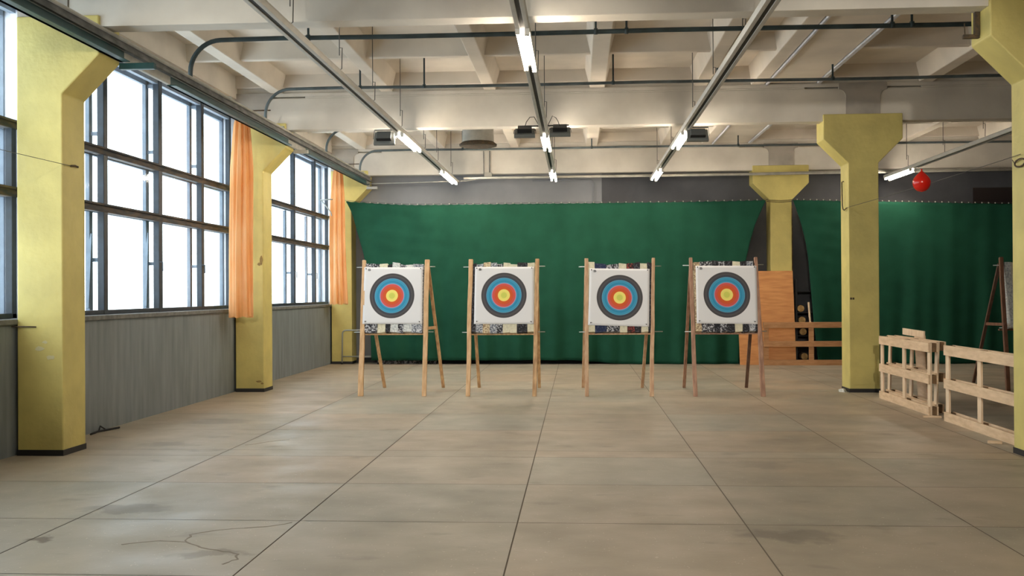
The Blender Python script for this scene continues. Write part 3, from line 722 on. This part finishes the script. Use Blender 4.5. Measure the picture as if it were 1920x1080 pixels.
def stand(y0, LL, RL, rear, strips, zb, zt, wood, label, seed, strut=(), nort=False):
    """LL/RL: (foot x, top x, foot width, top width); rear: foot x of the two back legs; strips: (x0,x1,material)"""
    rr = random.Random(seed)
    xc = (LL[0]+RL[0])/2
    t = thing('archery_target_stand', label, 'target stand', (xc, y0, 0), 'wooden target stands with foam butts')
    for (xf, xt, wf, wt), mm in ((LL, wood[0]), (RL, wood[1])):
        vs = []; fs = []
        n = 6
        for k in range(n+1):
            f = k/n; z = .0+2.0*f; x = xf+(xt-xf)*f+(rr.uniform(-.004, .004) if 0 < k < n else 0); w_ = wf+(wt-wf)*f
            for dx, off in ((-w_/2, .022), (w_/2, .022), (w_/2, -.03), (-w_/2, -.03)):
                p = list(pl(x+dx, y0, z, off))
                if k == 0: p[2] = 0.0
                vs.append(p)
        fs = [(3, 2, 1, 0), (4*n, 4*n+1, 4*n+2, 4*n+3)]
        for k in range(n):
            for q in range(4): fs.append((4*k+q, 4*k+(q+1) % 4, 4*k+4+(q+1) % 4, 4*k+4+q))
        MB().add(vs, fs).build('leg', M[mm], t, bevel=.006)
    for (xf, xt), (x_, _, w_, _2), mm in zip(rear, (LL, RL), (wood[2], wood[3])):
        q = Vector((xt, y0+KS*1.92+.035, 1.90)); p = Vector((xf, y0+1.33, 0.0)); d = (q-p)
        b = MB().bar(p-d*.0, q, .048, .036)
        b.v = [(a, b_, max(0.0, c_)) for a, b_, c_ in b.v]
        b.build('leg', M[mm], t, bevel=.004)
    # cross pieces behind the butt and threaded rods
    MB().bar(pl(LL[0]-.01, y0, zb-.012, -.10), pl(RL[0]+.01, y0, zb-.012, -.10), .05, .022, (0, 1, 0)).build('ledge', M[wood[1]], t, bevel=.004)
    for z in (zt-.045, zb+.006):
        MB().tube([pl(LL[1]-.115, y0, z, -.035), pl(RL[1]+.115, y0, z+.004, -.035)], .0065, 8).build('threaded_rod', M['rod'], t)
    for i in strut:
        L0 = (LL, RL)[i]; r = rear[i]; z = .98
        yf = y0+KS*z; f = z/1.90; yr = (y0+1.33)*(1-f)+(y0+KS*1.92)*f
        xr = r[0]*(1-f)+r[1]*f
        xl = L0[0]*(1-z/2)+L0[1]*z/2
        MB().bar((xl, yf-.03, z), (xr, yr+.03, z-.01), .03, .045, (1, 0, 0)).build('side_strut', M[wood[1]], t, bevel=.003)
    fb = MB(); xa, xb = strips[0][0], strips[-1][1]
    slab(fb, xa+.01, xb-.01, y0, zb+.02, zt-.02, -.15, -.06)
    butt = fb.build('foam_butt', M['f_black'], t)
    butt['_o'] = t['_o']
    for a, b_, mm in strips:
        b = MB(); slab(b, a+.001, b_-.001, y0, zb, zt+rr.uniform(-.02, .012), -.155, .012, .005, rr)
        b.build('foam_strip', M['f_'+mm], butt)
    return t

def face(y0, C, cen, label, seed, marks=((.06, .05),)):
    """C = top-left, top-right, bottom-right, bottom-left (x,z); cen = (x,z) of the rings"""
    rr = random.Random(seed)
    zc0 = C[3][1]
    o = thing('target_face', label, 'target face', pl((C[0][0]+C[1][0])/2, y0, (C[2][1]+C[3][1])/2, .021), 'paper archery target faces')
    slope = math.sqrt(1+KS*KS)
    def P(u, v):
        xt = C[0][0]+(C[1][0]-C[0][0])*u; xb = C[3][0]+(C[2][0]-C[3][0])*u
        zt = C[0][1]+(C[1][1]-C[0][1])*u; zb = C[3][1]+(C[2][1]-C[3][1])*u
        x = xt+(xb-xt)*v; z = zt+(zb-zt)*v
        return x, z
    n = 24; b = MB(); uv = []
    def Q(u, v):
        x, z = P(u, v)
        return pl(x, y0, z, .0225+.0018*math.sin(6*u+seed)*math.sin(5*v+seed*2))
    b.grid(Q, n, n)
    ob = b.build('paper_sheet', M['target'], o, solid=.0015)
    ul = ob.data.uv_layers.new(name='rings')
    oo = Vector(o['_o'])
    for lp in ob.data.loops:
        v = ob.data.vertices[lp.vertex_index].co+oo
        ul.data[lp.index].uv = (v.x-cen[0], (v.z-cen[1])*slope*.985)
    # small printed mark near the top-left corner and in the other corners
    mk = MB()
    def m_(u, v, w_, h_):
        x, z = P(u, v); vs = [pl(x+a*w_/2, y0, z+c_*h_/2, .0262) for a, c_ in ((-1, -1), (1, -1), (1, 1), (-1, 1))]
        vs += [pl(x+a*w_/2, y0, z+c_*h_/2, .0268) for a, c_ in ((-1, -1), (1, -1), (1, 1), (-1, 1))]
        mk.add(vs, [(3, 2, 1, 0), (4, 5, 6, 7), (0, 1, 5, 4), (1, 2, 6, 5), (2, 3, 7, 6), (3, 0, 4, 7)])
    m_(.085, .032, .034, .006); m_(.075, .045, .010, .020); m_(.092, .045, .006, .016); m_(.105, .052, .014, .006); m_(.085, .062, .036, .006); m_(.098, .042, .012, .005)
    m_(.06, .953, .02, .004); m_(.94, .955, .012, .004)
    mk.build('printed_mark', M['paperm'], o)
    for u, v in ((.03, .025), (.965, .022), (.045, .957), (.955, .962)):
        x, z = P(u, v); p = Vector(pl(x, y0, z, .0235)); q = Vector(pl(x, y0, z, .031))
        MB().tube([p, q], .0085, 8).build('pin', M['black'], o)

def sx(px, x0, px0, k): return x0+(px-px0)*k
Y0 = 14.675
def strips(px, mats, x0, px0, k): return [(sx(px[i], x0, px0, k), sx(px[i+1], x0, px0, k), mats[i]) for i in range(len(mats))]
k1 = .00808
stand(Y0, (-3.172, -3.200, .080, .052), (-2.238, -2.243, .063, .070), ((-3.07, -3.20), (-2.13, -2.235)),
      strips([683, 695, 712, 727, 736, 750, 760, 775, 794.5], ['speck', 'speck', 'cream', 'black', 'white', 'speck', 'white', 'grey'], -3.195, 683, k1),
      .925, 1.945, ('wood0', 'wood0', 'wood1', 'wood1'), 'pine target stand standing leftmost in the row, nearest the windows', 1, strut=(1,))
face(Y0, [(-3.187, 1.887), (-2.306, 1.881), (-2.291, 1.041), (-3.184+.0, 1.044)], (-2.756, 1.464), 'paper ring target face on the leftmost stand', 1)
stand(Y0, (-1.598, -1.587, .062, .064), (-.631, -.594, .062, .058), ((-1.56, -1.585), (-.61, -.60)),
      strips([884, 892, 905, 918, 930, 942, 955, 968, 987, 1000.5], ['black', 'grey', 'brown', 'grey', 'speck', 'cream', 'cream', 'black', 'cream'], -1.563, 884, .0080),
      .92, 1.94, ('wood0', 'wood1', 'wood1', 'wood1'), 'pine target stand second from the windows, wood stained on its right leg', 2)
face(Y0, [(-1.521, 1.883), (-.645, 1.877), (-.642, 1.035), (-1.523, 1.038)], (-1.086, 1.463), 'paper ring target face on the second stand from the windows', 2)
stand(Y0, (.126, .134, .056, .056), (1.053, 1.121, .062, .048), ((.08, .13), (1.00, 1.10)),
      strips([1102.5, 1115, 1136, 1160, 1174, 1187, 1199, 1212, 1221], ['cream', 'navy', 'speck', 'cream', 'red', 'black', 'cream', 'black'], .158, 1103, .00795),
      .92, 1.93, ('wood2', 'wood2', 'wood2', 'wood2'), 'pine target stand third from the windows, butt with a full cream strip', 3)
face(Y0, [(.182, 1.847), (1.062, 1.833), (1.036, .99), (.150, 1.015)], (.616, 1.419), 'paper ring target face hung lower than the others, third stand from the windows', 3)
stand(Y0, (1.674, 1.667, .062, .048), (2.629, 2.613, .072, .046), ((1.65, 1.67), (2.61, 2.61)),
      strips([1302, 1314, 1337, 1348, 1361, 1375, 1389, 1401, 1413, 1421], ['brown', 'speck', 'black', 'speck', 'black', 'cream', 'black', 'grey', 'black'], 1.693, 1301, .0078),
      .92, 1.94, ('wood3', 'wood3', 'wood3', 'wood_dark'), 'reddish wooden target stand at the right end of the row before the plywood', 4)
face(Y0, [(1.733, 1.875), (2.615, 1.869), (2.596, 1.023), (1.722, 1.034)], (2.17, 1.453), 'paper ring target face on the rightmost stand of the row', 4)
stand(15.53, (6.37, 6.46, .06, .056), (7.33, 7.36, .06, .05), ((6.37, 6.44), (7.33, 7.35)),
      [(6.50+.085*k, 6.585+.085*k, ['white', 'cream', 'speck', 'white', 'black', 'cream', 'grey', 'black', 'cream'][k]) for k in range(9)],
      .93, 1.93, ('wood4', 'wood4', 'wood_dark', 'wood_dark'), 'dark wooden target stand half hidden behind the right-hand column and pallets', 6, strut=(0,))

# ------------------------------------------------------------------ pallets
def pallet(x, ya, yb, lean, label, mid=True, depth=.12, zt=.87, axis='Y', pw='palw', pv='palv'):
    """pallet standing on its long edge; outer rails face -X (axis Y) or -Y (axis X)"""
    p = thing('wooden_pallet', label, 'pallet', ((x if axis == 'Y' else (ya+yb)/2), ((ya+yb)/2 if axis == 'Y' else x), 0), 'wooden pallets standing on edge')
    rails = [(0.0, .105), (.375, .485), (.755, zt)]
    rr = random.Random(int(abs(x*100)+abs(ya*10)))
    def B(a0, a1, b0, b1, z0, z1):
        s0 = lean*z0; s1 = lean*z1; m_ = MB()
        def c_(a, b, z, s): return (x+a+s, b, z) if axis == 'Y' else (b, x+a+s, z)
        vs = [c_(a0, b0, z0, s0), c_(a1, b0, z0, s0), c_(a1, b1, z0, s0), c_(a0, b1, z0, s0), c_(a0, b0, z1, s1), c_(a1, b0, z1, s1), c_(a1, b1, z1, s1), c_(a0, b1, z1, s1)]
        return m_.add(vs, [(0, 3, 2, 1), (4, 5, 6, 7), (0, 1, 5, 4), (1, 2, 6, 5), (2, 3, 7, 6), (3, 0, 4, 7)])
    for z0, z1 in rails:
        B(0, .020, ya, yb, z0, z1).build('rail', M[pw], p, bevel=.003)
        B(depth-.02, depth, ya, yb, z0, z1).build('rail', M[pw], p, bevel=.003)
    ymid = (ya+yb)/2
    for y in (ya+.0, ymid-.05, yb-.10):
        B(.022, .044, y, y+.10, 0.0, zt-.004).build('upright', M[pv], p, bevel=.002)
    for y in (ya+.003, ymid-.05, yb-.103):
        for z0, z1 in rails: B(.046, depth-.022, y, y+.10, z0+.004, z1-.004).build('block', M['block'], p, bevel=.003)
    return p
pallet(4.19, 10.02, 11.97, .0, 'wooden pallet standing on edge beside the right-hand column, nearest of the pallets')
pallet(4.19, 12.48, 14.48, .0, 'wooden pallet standing on edge right after the free-standing column')
pallet(4.35, 12.75, 14.72, .03, 'wooden pallet standing on edge, second layer behind the one by the column')
pallet(20.86, 3.76, 5.66, .0, 'tan wooden pallet standing on edge before the plywood at the back', axis='X', zt=.87, pw='palb', pv='palb')
lb = thing('plywood_offcut', 'tan board leaning behind the pallets beside the free-standing column', 'board', (4.56, 13.9, 0))
MB().bar((4.63, 13.98, 0.005), (4.585, 13.98, .90), .02, .40, (1, 0, 0)).build('panel', M['palw'], lb, bevel=.003)
MB().bar((4.58, 14.66, .925), (4.58, 13.78, .915), .02, .09, (1, 0, 0)).build('batten', M['palv'], lb, bevel=.002)
for (x, y, a, lx, lbl) in ((4.16, 12.27, .1, .20, 'flat wood scrap on the floor at the gap between the pallets'), (4.06, 10.22, .2, .12, 'small wood scrap on the floor by the right-hand column')):
    b = MB().bar((x-lx/2, y+.02, .012), (x+lx/2, y-.03, .012), .07, .022, (0, 1, 0))
    tag(b.build('wood_scrap', M['palw'], bevel=.003), lbl, 'wood scrap')
pb = MB().add([(3.86, 15.36, 0.001), (3.93, 15.30, 0.001), (3.99, 15.40, .001), (3.95, 15.50, .001), (3.88, 15.46, .03), (3.93, 15.40, .05), (3.97, 15.44, .04)],
              [(0, 1, 5), (1, 2, 6), (1, 6, 5), (2, 3, 6), (3, 4, 6), (4, 0, 5), (4, 5, 6), (0, 3, 2, 1), (0, 4, 3)])
tag(pb.build('paper_scrap', M['f_white']), 'crumpled white scrap on the floor at the free-standing column base', 'scrap')

# ------------------------------------------------------------------ plywood and rack at the back
def lean_board(x0, x1, yf, yt, h, name, label):
    b = MB().add([(x0, yf, 0), (x1, yf, 0), (x1, yf+.018, 0), (x0, yf+.018, 0), (x0, yt, h), (x1, yt, h), (x1, yt+.018, h), (x0, yt+.018, h)],
                 [(0, 3, 2, 1), (4, 5, 6, 7), (0, 1, 5, 4), (1, 2, 6, 5), (2, 3, 7, 6), (3, 0, 4, 7)])
    tag(b.build(name, M['ply'], bevel=.002), label, 'board')
lean_board(3.735, 4.44, 21.03, 21.33, 1.92, 'plywood_board', 'tall orange-brown plywood board leaning on the farthest column')
lean_board(3.30, 3.725, 20.99, 21.13, .72, 'plywood_board', 'low plywood board half hidden behind the rightmost row stand')
rk = thing('storage_rack', 'dark rack against the back wall between the two nets', 'rack', (4.78, 21.6, 0))
for x, y in ((4.515, 21.36), (5.02, 21.36), (4.515, 21.78), (5.02, 21.78)): MB().box(x-.02, x+.02, y-.02, y+.02, 0, 1.75).build('post', M['rack'], rk)
LOGS = [(4.60, 1.14), (4.625, .90), (4.645, .66), (4.67, .15)]
for z in [l[1]-.078 for l in LOGS]+[1.5]: MB().box(4.515, 5.02, 21.36, 21.80, z-.018, z).build('shelf', M['rack'], rk)
for i, (x, z) in enumerate(LOGS):
    l = thing('round_log', ['topmost round log end in the dark rack', 'second round log end from the top in the dark rack', 'third round log end from the top in the dark rack', 'lowest round log end in the dark rack near the floor'][i], 'log', (x, 21.5, z-.075), 'log ends in the dark rack')
    MB().tube([(x, 21.34, z), (x, 21.70, z)], .073, 18).build('bark', M['log'], l)
    MB().tube([(x, 21.325, z), (x, 21.342, z)], .069, 18).build('cut_end', M['knotw'], l)
tag(MB().tube([(4.84, 21.28, 0.01), (4.755, 21.31, 1.27)], .022, 10).build('wooden_pole', M['palv']), 'short pale pole leaning before the dark rack', 'pole')
tag(MB().box(4.46, 4.505, 21.62, 21.66, 0.0, 3.3).build('wooden_post', M['block']), 'narrow brown upright batten beside the farthest column', 'batten')

# ------------------------------------------------------------------ light from outside
wd = bpy.data.worlds.new('overcast_day'); S.world = wd; wd.use_nodes = True
nt = wd.node_tree; bg = nt.nodes['Background']
tc = nt.nodes.new('ShaderNodeTexCoord'); sp = nt.nodes.new('ShaderNodeSeparateXYZ'); mr = nt.nodes.new('ShaderNodeMapRange')
nt.links.new(tc.outputs['Generated'], sp.inputs[0]); nt.links.new(sp.outputs['Z'], mr.inputs['Value'])
mr.inputs['From Min'].default_value = -.15; mr.inputs['From Max'].default_value = .1; mr.inputs['To Min'].default_value = .9; mr.inputs['To Max'].default_value = 1.0
mx = nt.nodes.new('ShaderNodeMix'); mx.data_type = 'RGBA'
mx.inputs[6].default_value = (0, 0, 0, 1); mx.inputs[7].default_value = (.82, .92, 1.0, 1)
nt.links.new(mr.outputs[0], mx.inputs[0]); nt.links.new(mx.outputs[2], bg.inputs['Color'])
bg.inputs['Strength'].default_value = 5.2
for i, (a, b) in enumerate(bays[2:]):
    ld = bpy.data.lights.new('window_portal', 'AREA'); ld.shape = 'RECTANGLE'; ld.size = WT-SILL+.1; ld.size_y = b-a
    ld.cycles.is_portal = True
    lo = bpy.data.objects.new('window_portal', ld); COL.objects.link(lo)
    lo.location = (-5.70, (a+b)/2, (SILL+WT)/2); lo.rotation_euler = (0, -PI/2, 0)

# ------------------------------------------------------------------ camera
yaw, pitch, roll = .0644, .0046, -.0056
fw = Vector((-math.sin(yaw)*math.cos(pitch), math.cos(yaw)*math.cos(pitch), math.sin(pitch)))
r0 = Vector((math.cos(yaw), math.sin(yaw), 0)); u0 = r0.cross(fw)
Rv = r0*math.cos(roll)+u0*math.sin(roll); Uv = -r0*math.sin(roll)+u0*math.cos(roll)
cam = bpy.data.cameras.new('camera'); cam.sensor_width = 36; cam.lens = 1905/1920*36; cam.clip_end = 200
co = bpy.data.objects.new('camera', cam); COL.objects.link(co)
mw = Matrix.Identity(4)
for i in range(3): mw[i][0] = Rv[i]; mw[i][1] = Uv[i]; mw[i][2] = -fw[i]
mw[0][3], mw[1][3], mw[2][3] = 0, 0, 1.5
co.matrix_world = mw
S.camera = co
for o in COL.objects:
    if '_o' in o: del o['_o']

S.view_settings.view_transform = 'Standard'; S.view_settings.look = 'None'
S.view_settings.exposure = 0.2; S.view_settings.gamma = 1.0
S.cycles.max_bounces = 10; S.cycles.diffuse_bounces = 7; S.cycles.transparent_max_bounces = 12
S.cycles.caustics_reflective = False; S.cycles.caustics_refractive = False
S.cycles.sample_clamp_indirect = 6.0
